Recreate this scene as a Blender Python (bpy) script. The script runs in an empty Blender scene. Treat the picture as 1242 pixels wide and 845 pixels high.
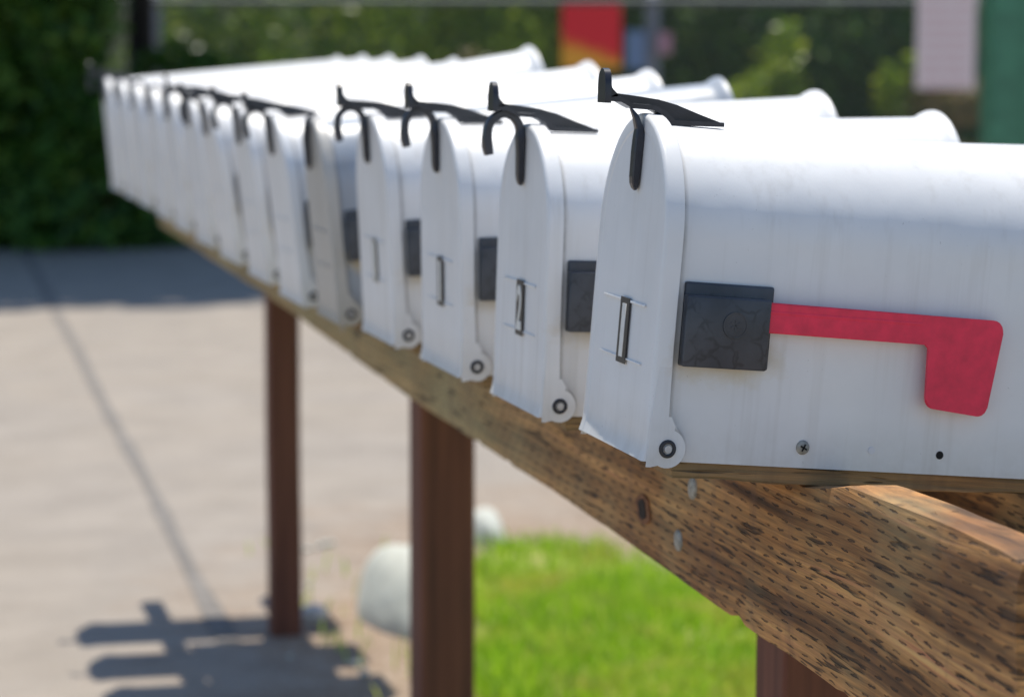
import bpy, bmesh, math, random
from mathutils import Vector, Matrix, noise
random.seed(7)
scene = bpy.context.scene
col = scene.collection
R = math.radians

# ------------------------------------------------------------------ helpers
def tag(o, label=None, cat=None, group=None, kind=None):
    if label: o['label'] = label
    if cat: o['category'] = cat
    if group: o['group'] = group
    if kind: o['kind'] = kind
    return o

def empty(name, loc=(0, 0, 0), rot=(0, 0, 0)):
    o = bpy.data.objects.new(name, None)
    o.empty_display_size = .05
    o.location = loc
    o.rotation_euler = rot
    col.objects.link(o)
    return o

def link_mesh(name, me, mat, parent=None):
    o = bpy.data.objects.new(name, me)
    if mat is not None:
        me.materials.append(mat)
    col.objects.link(o)
    if parent: o.parent = parent
    return o

def mk(name, bm, mat, parent=None, smooth=None):
    bmesh.ops.recalc_face_normals(bm, faces=bm.faces)
    me = bpy.data.meshes.new(name)
    if smooth is not None:
        for f in bm.faces: f.smooth = True
        for e in bm.edges:
            if len(e.link_faces) == 2 and e.calc_face_angle(0) > R(smooth): e.smooth = False
    bm.to_mesh(me); bm.free()
    return link_mesh(name, me, mat, parent)

def add_box(bm, c, s, bevel=0., rot=None):
    m = Matrix.Translation(c)
    if rot is not None: m = m @ rot
    m = m @ Matrix.Diagonal((s[0], s[1], s[2], 1))
    r = bmesh.ops.create_cube(bm, size=1, matrix=m)
    if bevel:
        es = {e for v in r['verts'] for e in v.link_edges}
        bmesh.ops.bevel(bm, geom=list(es), offset=bevel, segments=2, affect='EDGES', profile=.5)

def add_cyl(bm, a, b, r0, r1=None, seg=16):
    a, b = Vector(a), Vector(b); d = b - a
    q = d.to_track_quat('Z', 'Y').to_matrix().to_4x4()
    bmesh.ops.create_cone(bm, cap_ends=True, segments=seg, radius1=r0, radius2=r0 if r1 is None else r1,
                          depth=d.length, matrix=Matrix.Translation((a + b) / 2) @ q)

def add_prism(bm, pts, axis, lo, hi):
    """outline pts in a plane, pushed along the axis ('x' or 'y') from lo to hi"""
    def P(p, t):
        return (t, p[0], p[1]) if axis == 'x' else (p[0], t, p[1])
    A = [bm.verts.new(P(p, lo)) for p in pts]
    B = [bm.verts.new(P(p, hi)) for p in pts]
    n = len(pts)
    bm.faces.new(A); bm.faces.new(B[::-1])
    for i in range(n):
        bm.faces.new((A[i], A[(i + 1) % n], B[(i + 1) % n], B[i]))

def add_loft(bm, rings, cap0=False, cap1=False, closed=True):
    V = [[bm.verts.new(p) for p in r] for r in rings]
    n = len(V[0])
    for a, b in zip(V, V[1:]):
        for i in range(n if closed else n - 1):
            bm.faces.new((a[i], a[(i + 1) % n], b[(i + 1) % n], b[i]))
    if cap0: bm.faces.new(V[0])
    if cap1: bm.faces.new(V[-1][::-1])
    return V

def add_sweep(bm, path, w, ty):
    """flat bar swept along an x-z path: in-plane thickness w (list or number), width ty along y"""
    n = len(path); rings = []
    for i, p in enumerate(path):
        a = Vector(path[max(i - 1, 0)]); b = Vector(path[min(i + 1, n - 1)])
        t = (b - a).normalized(); nn = Vector((-t.y, t.x))
        ww = (w[i] if isinstance(w, (list, tuple)) else w) / 2
        yy = (ty[i] if isinstance(ty, (list, tuple)) else ty) / 2
        q = Vector(p); k = .72
        pr = [(ww, -yy * k), (ww * k, -yy), (-ww * k, -yy), (-ww, -yy * k), (-ww, yy * k), (-ww * k, yy), (ww * k, yy), (ww, yy * k)]
        rings.append([(q.x + nn.x * o, y, q.y + nn.y * o) for o, y in pr])
    add_loft(bm, rings, True, True)

# ------------------------------------------------------------------ materials
class NT:
    def __init__(s, name):
        s.m = bpy.data.materials.new(name); s.m.use_nodes = True
        s.t = s.m.node_tree; s.b = s.t.nodes['Principled BSDF']; s.o = s.t.nodes['Material Output']
    def n(s, typ, **kw):
        x = s.t.nodes.new(typ)
        for k, v in kw.items():
            if k in x.inputs: x.inputs[k].default_value = v
            else: setattr(x, k, v)
        return x
    def l(s, a, b): s.t.links.new(a, b)
    def inp(s, node, key, v):
        if hasattr(v, 'is_output') or isinstance(v, bpy.types.NodeSocket): s.l(v, node.inputs[key])
        else: node.inputs[key].default_value = v
    def math(s, op, a, b=0., c=None):
        x = s.n('ShaderNodeMath', operation=op); s.inp(x, 0, a); s.inp(x, 1, b)
        if c is not None: s.inp(x, 2, c)
        return x.outputs[0]
    def coords(s, scale=(1, 1, 1), kind='Object'):
        tc = s.n('ShaderNodeTexCoord'); mp = s.n('ShaderNodeMapping')
        mp.inputs['Scale'].default_value = scale
        s.l(tc.outputs[kind], mp.inputs[0]); return mp.outputs[0]
    def noise(s, vec, scale, detail=4., rough=.55, dist=0.):
        x = s.n('ShaderNodeTexNoise', Scale=scale, Detail=detail, Roughness=rough, Distortion=dist)
        s.l(vec, x.inputs['Vector']); return x.outputs['Fac']
    def ramp(s, fac, stops):
        x = s.n('ShaderNodeValToRGB'); e = x.color_ramp.elements
        while len(e) < len(stops): e.new(.5)
        for i, (p, c) in enumerate(stops):
            e[i].position = p; e[i].color = (*c, 1) if len(c) == 3 else c
        s.l(fac, x.inputs[0]); return x.outputs[0]
    def mix(s, fac, a, b, mode='MIX'):
        x = s.n('ShaderNodeMix', data_type='RGBA', blend_type=mode)
        s.inp(x, 0, fac)
        for k, v in ((6, a), (7, b)):
            if isinstance(v, tuple): x.inputs[k].default_value = (*v, 1)
            else: s.l(v, x.inputs[k])
        return x.outputs[2]
    def bump(s, h, strength=.3, dist=.002):
        x = s.n('ShaderNodeBump', Strength=strength, Distance=dist); s.l(h, x.inputs['Height'])
        s.l(x.outputs[0], s.b.inputs['Normal'])
    def col(s, c):
        if isinstance(c, tuple): s.b.inputs['Base Color'].default_value = (*c, 1)
        else: s.l(c, s.b.inputs['Base Color'])
        return s
    def set(s, **kw):
        for k, v in kw.items(): s.b.inputs[k.replace('_', ' ')].default_value = v
        return s

def plain(name, c, rough=.5, nscale=30., amt=.15, bump=0., metallic=0.):
    t = NT(name); v = t.coords(); f = t.noise(v, nscale)
    lo = tuple(x * (1 - amt) for x in c); hi = tuple(min(1, x * (1 + amt)) for x in c)
    t.col(t.ramp(f, [(.3, lo), (.7, hi)])).set(Roughness=rough, Metallic=metallic)
    if bump: t.bump(t.noise(v, nscale * 3), bump, .002)
    return t.m

def paint(name, base, dirt=.5, dirtcol=(.30, .25, .17)):
    t = NT(name); v = t.coords(); 
    oi = t.n('ShaderNodeObjectInfo')
    vm = t.n('ShaderNodeVectorMath', operation='ADD'); t.l(v, vm.inputs[0]); t.l(oi.outputs['Random'], vm.inputs[1])
    vv = vm.outputs[0]
    # broad greying of old paint
    broad = t.noise(vv, 9., 5, .6)
    c = t.ramp(broad, [(.35, tuple(x * .93 for x in base)), (.65, base)])
    # vertical run-off streaks
    mp = t.n('ShaderNodeMapping'); mp.inputs['Scale'].default_value = (70, 70, 3.2); t.l(vv, mp.inputs[0])
    st = t.noise(mp.outputs[0], 1., 3, .6)
    sm = t.n('ShaderNodeMapRange'); sm.inputs['From Min'].default_value = .52; sm.inputs['From Max'].default_value = .85
    t.l(st, sm.inputs[0])
    c = t.mix(t.math('MULTIPLY', sm.outputs[0], t.math('MULTIPLY', .5 * dirt, t.math('ADD', .25, oi.outputs['Random']))), c, dirtcol)
    # grime near the lower edge
    sx = t.n('ShaderNodeSeparateXYZ'); t.l(v, sx.inputs[0])
    low = t.n('ShaderNodeMapRange'); low.inputs['From Min'].default_value = .045; low.inputs['From Max'].default_value = -.004
    t.l(sx.outputs[2], low.inputs[0])
    lg = t.math('MULTIPLY', low.outputs[0], t.math('MULTIPLY', t.noise(vv, 55., 5, .7), .75 * dirt))
    c = t.mix(lg, c, dirtcol)
    # small scuffs and specks
    sp = t.noise(vv, 330., 2, .5); spm = t.noise(vv, 16., 2, .5)
    a = t.n('ShaderNodeMapRange'); a.inputs['From Min'].default_value = .72; a.inputs['From Max'].default_value = .76; t.l(sp, a.inputs[0])
    b = t.n('ShaderNodeMapRange'); b.inputs['From Min'].default_value = .5; b.inputs['From Max'].default_value = .6; t.l(spm, b.inputs[0])
    c = t.mix(t.math('MULTIPLY', t.math('MULTIPLY', a.outputs[0], b.outputs[0]), .6 * dirt), c, (.16, .14, .11))
    bx = t.math('DIVIDE', t.math('SUBTRACT', sx.outputs[0], .064), .052); bz = t.math('DIVIDE', t.math('SUBTRACT', sx.outputs[2], .084), .022)
    dd = t.math('SQRT', t.math('ADD', t.math('MULTIPLY', bx, bx), t.math('MULTIPLY', bz, bz)))
    dd = t.math('ADD', dd, t.math('MULTIPLY', t.math('SUBTRACT', t.noise(vv, 60., 4), .5), 1.2))
    ru = t.n('ShaderNodeMapRange'); ru.inputs['From Min'].default_value = 1.15; ru.inputs['From Max'].default_value = .2; t.l(dd, ru.inputs[0])
    side = t.math('LESS_THAN', sx.outputs[1], -.08)
    c = t.mix(t.math('MULTIPLY', t.math('MULTIPLY', ru.outputs[0], side), 1.15 * dirt), c, (.58, .45, .22))
    # gap shade painted as a dark line along the door seam and hinge tab
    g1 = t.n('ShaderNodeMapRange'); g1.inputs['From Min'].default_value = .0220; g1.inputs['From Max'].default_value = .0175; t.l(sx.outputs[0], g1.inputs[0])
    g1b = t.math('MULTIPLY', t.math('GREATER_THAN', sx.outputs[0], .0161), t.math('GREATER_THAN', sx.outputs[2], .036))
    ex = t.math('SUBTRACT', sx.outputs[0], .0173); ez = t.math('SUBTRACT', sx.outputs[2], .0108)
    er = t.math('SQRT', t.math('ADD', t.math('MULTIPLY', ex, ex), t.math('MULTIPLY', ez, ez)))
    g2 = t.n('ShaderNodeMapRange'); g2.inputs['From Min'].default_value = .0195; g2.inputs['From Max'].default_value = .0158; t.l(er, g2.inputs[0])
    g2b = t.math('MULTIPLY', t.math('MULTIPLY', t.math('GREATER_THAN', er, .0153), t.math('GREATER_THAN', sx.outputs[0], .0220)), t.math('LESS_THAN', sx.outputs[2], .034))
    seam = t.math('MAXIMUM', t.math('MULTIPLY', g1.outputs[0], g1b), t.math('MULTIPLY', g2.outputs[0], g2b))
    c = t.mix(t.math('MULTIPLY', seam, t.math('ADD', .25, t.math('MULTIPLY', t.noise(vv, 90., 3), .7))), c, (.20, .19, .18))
    t.col(c)
    rr = t.n('ShaderNodeMapRange'); rr.inputs['To Min'].default_value = .32; rr.inputs['To Max'].default_value = .5; t.l(broad, rr.inputs[0])
    t.l(rr.outputs[0], t.b.inputs['Roughness'])
    t.bump(t.math('ADD', t.math('MULTIPLY', t.noise(vv, 13., 2), 1.), t.math('MULTIPLY', t.noise(vv, 240., 3), .03)), .18, .01)
    return t.m

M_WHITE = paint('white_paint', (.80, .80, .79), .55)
M_OLD = paint('weathered_paint', (.33, .37, .42), .9)
M_OLDDOOR = paint('aged_door_paint', (.48, .465, .43), .8)

def black_plastic():
    t = NT('black_plastic'); v = t.coords()
    d = t.n('ShaderNodeTexVoronoi', Scale=60., feature='DISTANCE_TO_EDGE')
    w = t.n('ShaderNodeVectorMath', operation='ADD'); nz = t.n('ShaderNodeTexNoise', Scale=45., Detail=3.)
    t.l(v, nz.inputs['Vector']); sc_ = t.n('ShaderNodeVectorMath', operation='SCALE'); sc_.inputs['Scale'].default_value = .02
    t.l(nz.outputs['Color'], sc_.inputs[0]); t.l(v, w.inputs[0]); t.l(sc_.outputs[0], w.inputs[1]); t.l(w.outputs[0], d.inputs['Vector'])
    line = t.n('ShaderNodeMapRange'); line.inputs['From Min'].default_value = .10; line.inputs['From Max'].default_value = .02; t.l(d.outputs['Distance'], line.inputs[0])
    msk = t.n('ShaderNodeMapRange'); msk.inputs['From Min'].default_value = .47; msk.inputs['From Max'].default_value = .55; t.l(t.noise(v, 38., 3), msk.inputs[0])
    base = t.ramp(t.noise(v, 30., 4), [(.3, (.034, .038, .046)), (.7, (.062, .070, .084))])
    t.col(t.mix(t.math('MULTIPLY', t.math('MULTIPLY', line.outputs[0], msk.outputs[0]), .5), base, (.008, .009, .012))).set(Roughness=.38)
    t.bump(t.noise(v, 400., 2), .08, .001)
    return t.m
M_PLASTIC = black_plastic()
M_BLACK = plain('black_enamel', (.026, .027, .035), .30, 60, .3)
M_RED = plain('red_plastic', (.78, .024, .075), .42, 70, .14, .05)
M_STEEL = plain('dull_zinc', (.33, .32, .28), .6, 200, .3, .1, .3)
M_RIVET = plain('pale_rivet', (.52, .50, .47), .5, 200, .2)
M_RING = plain('dark_rubber', (.03, .03, .034), .6, 80, .3)
M_HOLE = plain('dark_hole', (.008, .008, .008), .9, 50, .2)
M_PLUG = plain('pale_plug', (.66, .66, .68), .5, 50, .1)
M_DECAL = plain('decal_dark', (.045, .038, .032), .5, 90, .3)
M_DIGIT = plain('digit_white', (.74, .73, .68), .5, 90, .08)
M_FADE_D = plain('decal_faded', (.36, .34, .29), .6, 90, .3)

def incised_wood(name, along='y', dark=1., marks=True, tint=(1, 1, .95)):
    t = NT(name); v = t.coords()
    sx = t.n('ShaderNodeSeparateXYZ'); t.l(v, sx.inputs[0])
    Y, Z = (sx.outputs[1], sx.outputs[2]) if along == 'y' else (sx.outputs[0], sx.outputs[2])
    X = sx.outputs[0] if along == 'y' else sx.outputs[1]
    # knots bend the grain
    kn = t.n('ShaderNodeTexVoronoi', Scale=1.0); mk_ = t.n('ShaderNodeMapping'); mk_.inputs['Scale'].default_value = (4, 2.6, 4) if along == 'y' else (2.6, 4, 4)
    t.l(v, mk_.inputs[0]); t.l(mk_.outputs[0], kn.inputs['Vector'])
    kd = kn.outputs['Distance']
    bend = t.math('MULTIPLY', t.math('POWER', 2.718, t.math('MULTIPLY', kd, -5.5)), .055)
    cb = t.n('ShaderNodeCombineXYZ')
    t.l(t.math('MULTIPLY', X, 14.), cb.inputs[0]); t.l(t.math('MULTIPLY', Y, 1.6), cb.inputs[1])
    t.l(t.math('MULTIPLY', t.math('ADD', Z, bend), 46.), cb.inputs[2])
    g = t.noise(cb.outputs[0], 1.0, 6, .62, .4)
    cb2 = t.n('ShaderNodeCombineXYZ')
    t.l(t.math('MULTIPLY', X, 60.), cb2.inputs[0]); t.l(t.math('MULTIPLY', Y, 7.), cb2.inputs[1])
    t.l(t.math('MULTIPLY', t.math('ADD', Z, bend), 300.), cb2.inputs[2])
    g2 = t.noise(cb2.outputs[0], 1.0, 5, .6)
    T = lambda c: tuple(min(.9, a * b * dark * 1.42) for a, b in zip(c, tint))
    c = t.ramp(g, [(.31, T((.045, .023, .010))), (.43, T((.19, .105, .046))), (.55, T((.35, .215, .098))), (.72, T((.58, .41, .215)))])
    c = t.mix(.65, c, t.ramp(g2, [(.32, T((.05, .030, .015))), (.68, T((.46, .32, .18)))]), 'OVERLAY')
    # mossy / greyed weathering in patches
    pm = t.n('ShaderNodeMapRange'); pm.inputs['From Min'].default_value = .45; pm.inputs['From Max'].default_value = .7
    t.l(t.noise(v, 3.1, 4, .6), pm.inputs[0])
    c = t.mix(t.math('MULTIPLY', pm.outputs[0], .6), c, T((.27, .235, .125)))
    fa = t.n('ShaderNodeMapRange'); fa.inputs['From Min'].default_value = 2.5; fa.inputs['From Max'].default_value = 3.6; t.l(Y, fa.inputs[0])
    c = t.mix(t.math('MULTIPLY', fa.outputs[0], .55), c, T((.30, .265, .14)))
    stn = t.n('ShaderNodeMapRange'); stn.inputs['From Min'].default_value = .54; stn.inputs['From Max'].default_value = .75
    mp = t.n('ShaderNodeMapping'); mp.inputs['Scale'].default_value = (9, 26, 2.2) if along == 'y' else (26, 9, 2.2); t.l(v, mp.inputs[0])
    t.l(t.noise(mp.outputs[0], 1., 4, .6), stn.inputs[0])
    c = t.mix(t.math('MULTIPLY', stn.outputs[0], .5), c, T((.11, .060, .038)))
    core = t.n('ShaderNodeMapRange'); core.inputs['From Min'].default_value = .10; core.inputs['From Max'].default_value = .04; t.l(kd, core.inputs[0])
    c = t.mix(core.outputs[0], c, T((.05, .022, .011)))
    h = t.math('ADD', t.math('MULTIPLY', g, .5), t.math('MULTIPLY', g2, .35))
    # long drying checks
    cb3 = t.n('ShaderNodeCombineXYZ')
    t.l(t.math('MULTIPLY', X, 30.), cb3.inputs[0]); t.l(t.math('MULTIPLY', Y, 11.), cb3.inputs[1])
    t.l(t.math('MULTIPLY', t.math('ADD', Z, bend), 150.), cb3.inputs[2])
    ck = t.n('ShaderNodeMapRange'); ck.inputs['From Min'].default_value = .63; ck.inputs['From Max'].default_value = .70
    t.l(t.noise(cb3.outputs[0], 1., 2, .5, .3), ck.inputs[0])
    c = t.mix(t.math('MULTIPLY', ck.outputs[0], .8), c, T((.028, .016, .009)))
    h = t.math('SUBTRACT', h, t.math('MULTIPLY', ck.outputs[0], .7))
    if marks:
        # rows of small incising slits left by the pressure treatment
        wob = t.math('MULTIPLY', t.math('SUBTRACT', t.noise(v, 38., 4, .7), .5), .0075)
        zz = t.math('ADD', t.math('ADD', Z, wob), t.math('MULTIPLY', bend, .35))
        row = t.math('DIVIDE', zz, .0095)
        fl = t.math('FLOOR', row); fr = t.math('FRACT', row)
        off = t.math('MULTIPLY', t.math('MODULO', t.math('ADD', fl, 200.), 3.), .0117)
        jit = t.n('ShaderNodeTexWhiteNoise', noise_dimensions='1D'); t.l(fl, jit.inputs['W'])
        yy = t.math('DIVIDE', t.math('ADD', t.math('ADD', Y, off), t.math('MULTIPLY', jit.outputs[0], .004)), .035)
        fy = t.math('FRACT', t.math('ADD', yy, 50.))
        dy = t.math('DIVIDE', t.math('ABSOLUTE', t.math('SUBTRACT', fy, .5)), t.math('ADD', .14, t.math('MULTIPLY', t.noise(v, 90., 2), .18)))
        dz = t.math('DIVIDE', t.math('ABSOLUTE', t.math('SUBTRACT', fr, .5)), t.math('ADD', .05, t.math('MULTIPLY', t.noise(v, 130., 2), .10)))
        dd = t.math('ADD', t.math('MULTIPLY', dy, dy), t.math('MULTIPLY', dz, dz))
        sl = t.n('ShaderNodeMapRange'); sl.inputs['From Min'].default_value = 1.25; sl.inputs['From Max'].default_value = .55; t.l(dd, sl.inputs[0])
        keep = t.n('ShaderNodeMapRange'); keep.inputs['From Min'].default_value = .27; keep.inputs['From Max'].default_value = .42; t.l(t.noise(v, 24., 2), keep.inputs[0])
        s_ = t.math('MULTIPLY', sl.outputs[0], keep.outputs[0])
        c = t.mix(t.math('MULTIPLY', s_, t.math('ADD', .35, t.math('MULTIPLY', t.noise(v, 60., 3), .75))), c, T((.024, .015, .010)))
        h = t.math('SUBTRACT', h, t.math('MULTIPLY', s_, 1.1))
    t.col(c).set(Roughness=.82)
    t.bump(h, 1., .0045)
    return t.m
M_BEAM = incised_wood('treated_wood')
M_BOARD = incised_wood('board_wood', 'x', .75, False, (1, .95, .9))

def stained_post():
    t = NT('red_brown_stain'); v = t.coords((60, 60, 2.5))
    g = t.noise(v, 1., 6, .6)
    v2 = t.coords()
    c = t.ramp(g, [(.3, (.075, .022, .011)), (.5, (.155, .047, .024)), (.75, (.26, .092, .050))])
    c = t.mix(t.math('MULTIPLY', t.noise(v2, 6., 4), .5), c, (.105, .038, .024))
    t.col(c).set(Roughness=.7); t.bump(g, .4, .003)
    return t.m
M_POST = stained_post()

# ------------------------------------------------------------------ mailbox
HW, HT, L = .089, .262, .573          # half width of the body, height, length
def arch(off=0., n=28, z0=0.):
    r = HW + off; zc = HT - HW
    p = [(r, z0), (r, z0 + (zc - z0) * .33), (r, z0 + (zc - z0) * .66)]
    for i in range(n + 1):
        a = math.pi * i / n
        p.append((r * math.cos(a), zc + r * math.sin(a)))
    p += [(-r, z0 + (zc - z0) * .66), (-r, z0 + (zc - z0) * .33), (-r, z0)]
    return p
def ring(x, off, z0=0.): return [(x, y, z) for y, z in arch(off, 28, z0)]

def body_mesh():
    bm = bmesh.new()
    xs = [.004, .02, .035] + [.035 + (L - .055) * i / 10 for i in range(1, 11)]
    add_loft(bm, [ring(x, 0) for x in xs], True, True)
    return bm
def cap_mesh():
    bm = bmesh.new()
    pr = [(L - .021, .0003), (L - .016, .002), (L - .010, .0055), (L - .005, .0075), (L - .001, .0075), (L, .0055), (L, .0), (L - .004, -.004)]
    add_loft(bm, [ring(x, o) for x, o in pr], False, True)
    return bm
def halfw(z, off):
    r = HW + off; zc = HT - HW
    if z <= zc: return r
    return math.sqrt(max(r * r - (z - zc) ** 2, 0))
def flare(z): return -.0032 * max(0., 1 - z / .014) ** 1.3
def door_mesh():
    bm = bmesh.new()
    pr = [(.0140, .0026), (.0158, .0030), (.0158, .0070), (.0152, .0075)]
    pr += [(.0036 - .0036 * math.sin(R(15 * k)), .0039 + .0036 * math.cos(R(15 * k))) for k in range(7)]
    pr += [(.0, -.0050), (.0005, -.0062)]
    rings = []
    for x, o in pr:
        f = 1. if x < .006 else 0.
        rings.append([(x + flare(z) * f, y, z) for y, z in arch(o, 28, 0.)])
    # extra low rows so that the bottom lip can curl outwards
    def dense(r):
        a = r[0]; b = r[1]; c_ = r[-2]; d = r[-1]
        return r
    V = add_loft(bm, rings, closed=False)
    # face: rows between the two sides of the innermost ring
    inner = V[-1]; n = len(inner)
    prev = None
    for i in range(n // 2):
        a, b = inner[i], inner[n - 1 - i]
        if prev:
            if prev[0] is not a: bm.faces.new((prev[0], a, b, prev[1]))
        prev = (a, b)
    bm.faces.new((prev[0], inner[n // 2], prev[1]))
    # bottom edge turned under
    bm.faces.new([r[0] for r in V] + [r[-1] for r in reversed(V)])
    return bm
def arch_low(off):
    r = HW + off; zc = HT - HW
    zs = [0., .004, .009, .015, .022, .03, .08, .13]
    p = [(r, z) for z in zs]
    for i in range(29):
        a = math.pi * i / 28
        p.append((r * math.cos(a), zc + r * math.sin(a)))
    p += [(-r, z) for z in reversed(zs)]
    return p
_a = arch
def door_mesh2():
    global arch
    arch = lambda off=0., n=28, z0=0.: arch_low(off)
    b = door_mesh(); arch = _a
    return b

def ear_mesh(s):
    bm = bmesh.new()
    cx, cz, r = .0173, .0108, .0152
    pts = [(.0157, .085), (.0160, .048), (.0176, .038), (.0215, .0305)]
    for a in range(38, -128, -12):
        pts.append((cx + r * math.cos(R(a)), cz + r * math.sin(R(a))))
    pts += [(.004, -.0042), (.0005, -.0042), (.0012, .03), (.006, .085)]
    y = s * (HW + .0076)
    add_prism(bm, pts, 'y', y, y + s * .0012)
    for v in bm.verts: v.co.y -= s * .0016 * min(1, max(0, (v.co.z - .035) / .045))
    return bm
def rivet_mesh(s):
    bm = bmesh.new(); y = s * (HW + .0088)
    add_cyl(bm, (.0173, y - s * .001, .0108), (.0173, y + s * .0022, .0108), .0036, .0030, 20)
    return bm
def washer_mesh(s):
    bm = bmesh.new(); y = s * (HW + .0088)
    rings = []
    for r, d in ((.0042, -.001), (.0042, .0016), (.0052, .0022), (.0066, .0018), (.0073, .0002), (.0073, -.001)):
        rings.append([(.0173 + r * math.cos(2 * math.pi * i / 24), y + s * d, .0108 + r * math.sin(2 * math.pi * i / 24)) for i in range(24)])
    add_loft(bm, rings)
    return bm
def plate_mesh():
    bm = bmesh.new()
    # shallow pressed panel,: a raised ledge above, a crease below, faint sides
    x = .0002
    add_box(bm, (x - .0011, -.002, .1185), (.0009, .120, .0020), .0004)
    add_box(bm, (x - .0010, -.002, .0722), (.0009, .120, .0014), .0005)
    return bm
def decal_mesh():
    bm = bmesh.new(); add_box(bm, (-.0015, -.008, .0945), (.0008, .026, .053), .0003); return bm

def glyph(ch, parent, mat, y, z, h, sx):
    cu = bpy.data.curves.new('digit', 'FONT'); cu.body = ch; cu.size = 1.; cu.extrude = .012; cu.align_x = 'CENTER'; cu.offset = .03
    o = bpy.data.objects.new('digit', cu); col.objects.link(o)
    dg = bpy.context.evaluated_depsgraph_get()
    me = bpy.data.meshes.new_from_object(o.evaluated_get(dg))
    bpy.data.objects.remove(o)
    zs = [v.co.y for v in me.vertices]; z0, z1 = min(zs), max(zs)
    xs = [v.co.x for v in me.vertices]; xm = (min(xs) + max(xs)) / 2; xw = max(xs) - min(xs)
    for v in me.vertices:
        X, Y, Z = v.co
        v.co = (-.00195 - Z * .03, y - (X - xm) / xw * sx, z + ((Y - z0) / (z1 - z0) - .5) * h)
    me.materials.clear()
    return link_mesh('digit', me, mat, parent)

def handle_mesh(broken):
    bm = bmesh.new()
    if broken:
        path = [(-.0022, .2075), (-.0028, .2095), (-.0034, .213), (-.0036, .218), (-.0036, .238), (-.0028, .249), (-.0036, .257), (-.0072, .266), (-.0125, .273)]
        add_sweep(bm, path, [.002, .0045, .0062, .007, .0075, .0085, .006, .0045, .0012], [.004, .0085, .011, .012, .0125, .012, .010, .008, .004])
    else:
        path = [(-.0022, .2105), (-.0028, .2125), (-.0033, .216), (-.0036, .221), (-.0038, .243), (-.0040, .252), (-.0045, .259)]
        for a in range(0, 181, 15):
            path.append((-.0205 + .0160 * math.cos(R(a)), .2605 + .0175 * math.sin(R(a))))
        path += [(-.0368, .254), (-.0362, .247), (-.0345, .239)]
        w = [.002, .0045, .006, .0065, .007, .008, .008] + [.0075 - .0015 * math.sin(R(a)) * 0 for a in range(0, 181, 15)] + [.0085, .009, .0075]
        ty = [.004, .0085, .011, .012, .0125, .013, .013] + [.012] * 13 + [.012, .013, .012]
        add_sweep(bm, path, w, ty)
    return bm
def bar_mesh():
    bm = bmesh.new()
    add_sweep(bm, [(-.0055, .200), (-.0065, .210), (-.0065, .240), (-.0045, .254), (-.001, .266), (.006, .2715)], [.004, .008, .009, .009, .008, .005], [.008, .013, .014, .014, .013, .010])
    return bm
def catch_mesh():
    bm = bmesh.new()
    top = HT + .0075
    # base strip that steps from the roof up to the tab
    strip = [(.070, HT + .0006), (.027, HT + .0008), (.022, HT + .0016), (.017, top + .0012), (.009, top + .0055), (-.010, top + .0065), (-.020, top + .0115), (-.030, top + .0120), (-.0335, top + .0105),
             (-.0335, top + .0150), (-.020, top + .0158), (-.010, top + .0105), (.010, top + .0095), (.019, top + .0050), (.027, HT + .0052), (.070, HT + .0042)]
    add_prism(bm, strip, 'y', -.0105, .0105)
    # rib with a curved back
    rib = [(.069, HT + .0040), (.028, HT + .0048), (.018, top + .0046), (.010, top + .0096), (-.010, top + .0106), (-.0285, top + .0150),
           (-.0220, top + .0185), (.0, top + .0160), (.014, top + .0142), (.030, top + .0102), (.050, top + .0030)]
    add_prism(bm, rib, 'y', -.0045, .0045)
    # upright thumb tab
    tb = []
    for y, z in ((-.011, .0105), (-.0115, .025), (-.0095, .0335), (-.005, .0375), (0, .0385), (.005, .0375), (.0095, .0335), (.0115, .025), (.011, .0105)):
        tb.append((y, top + z))
    add_prism(bm, tb, 'x', -.0345, -.0290)
    add_prism(bm, [(-.0292, top + .0155), (-.0292, top + .030), (-.0262, top + .0225), (-.0215, top + .0178), (-.0215, top + .0150)], 'y', -.0045, .0045)
    return bm

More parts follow.
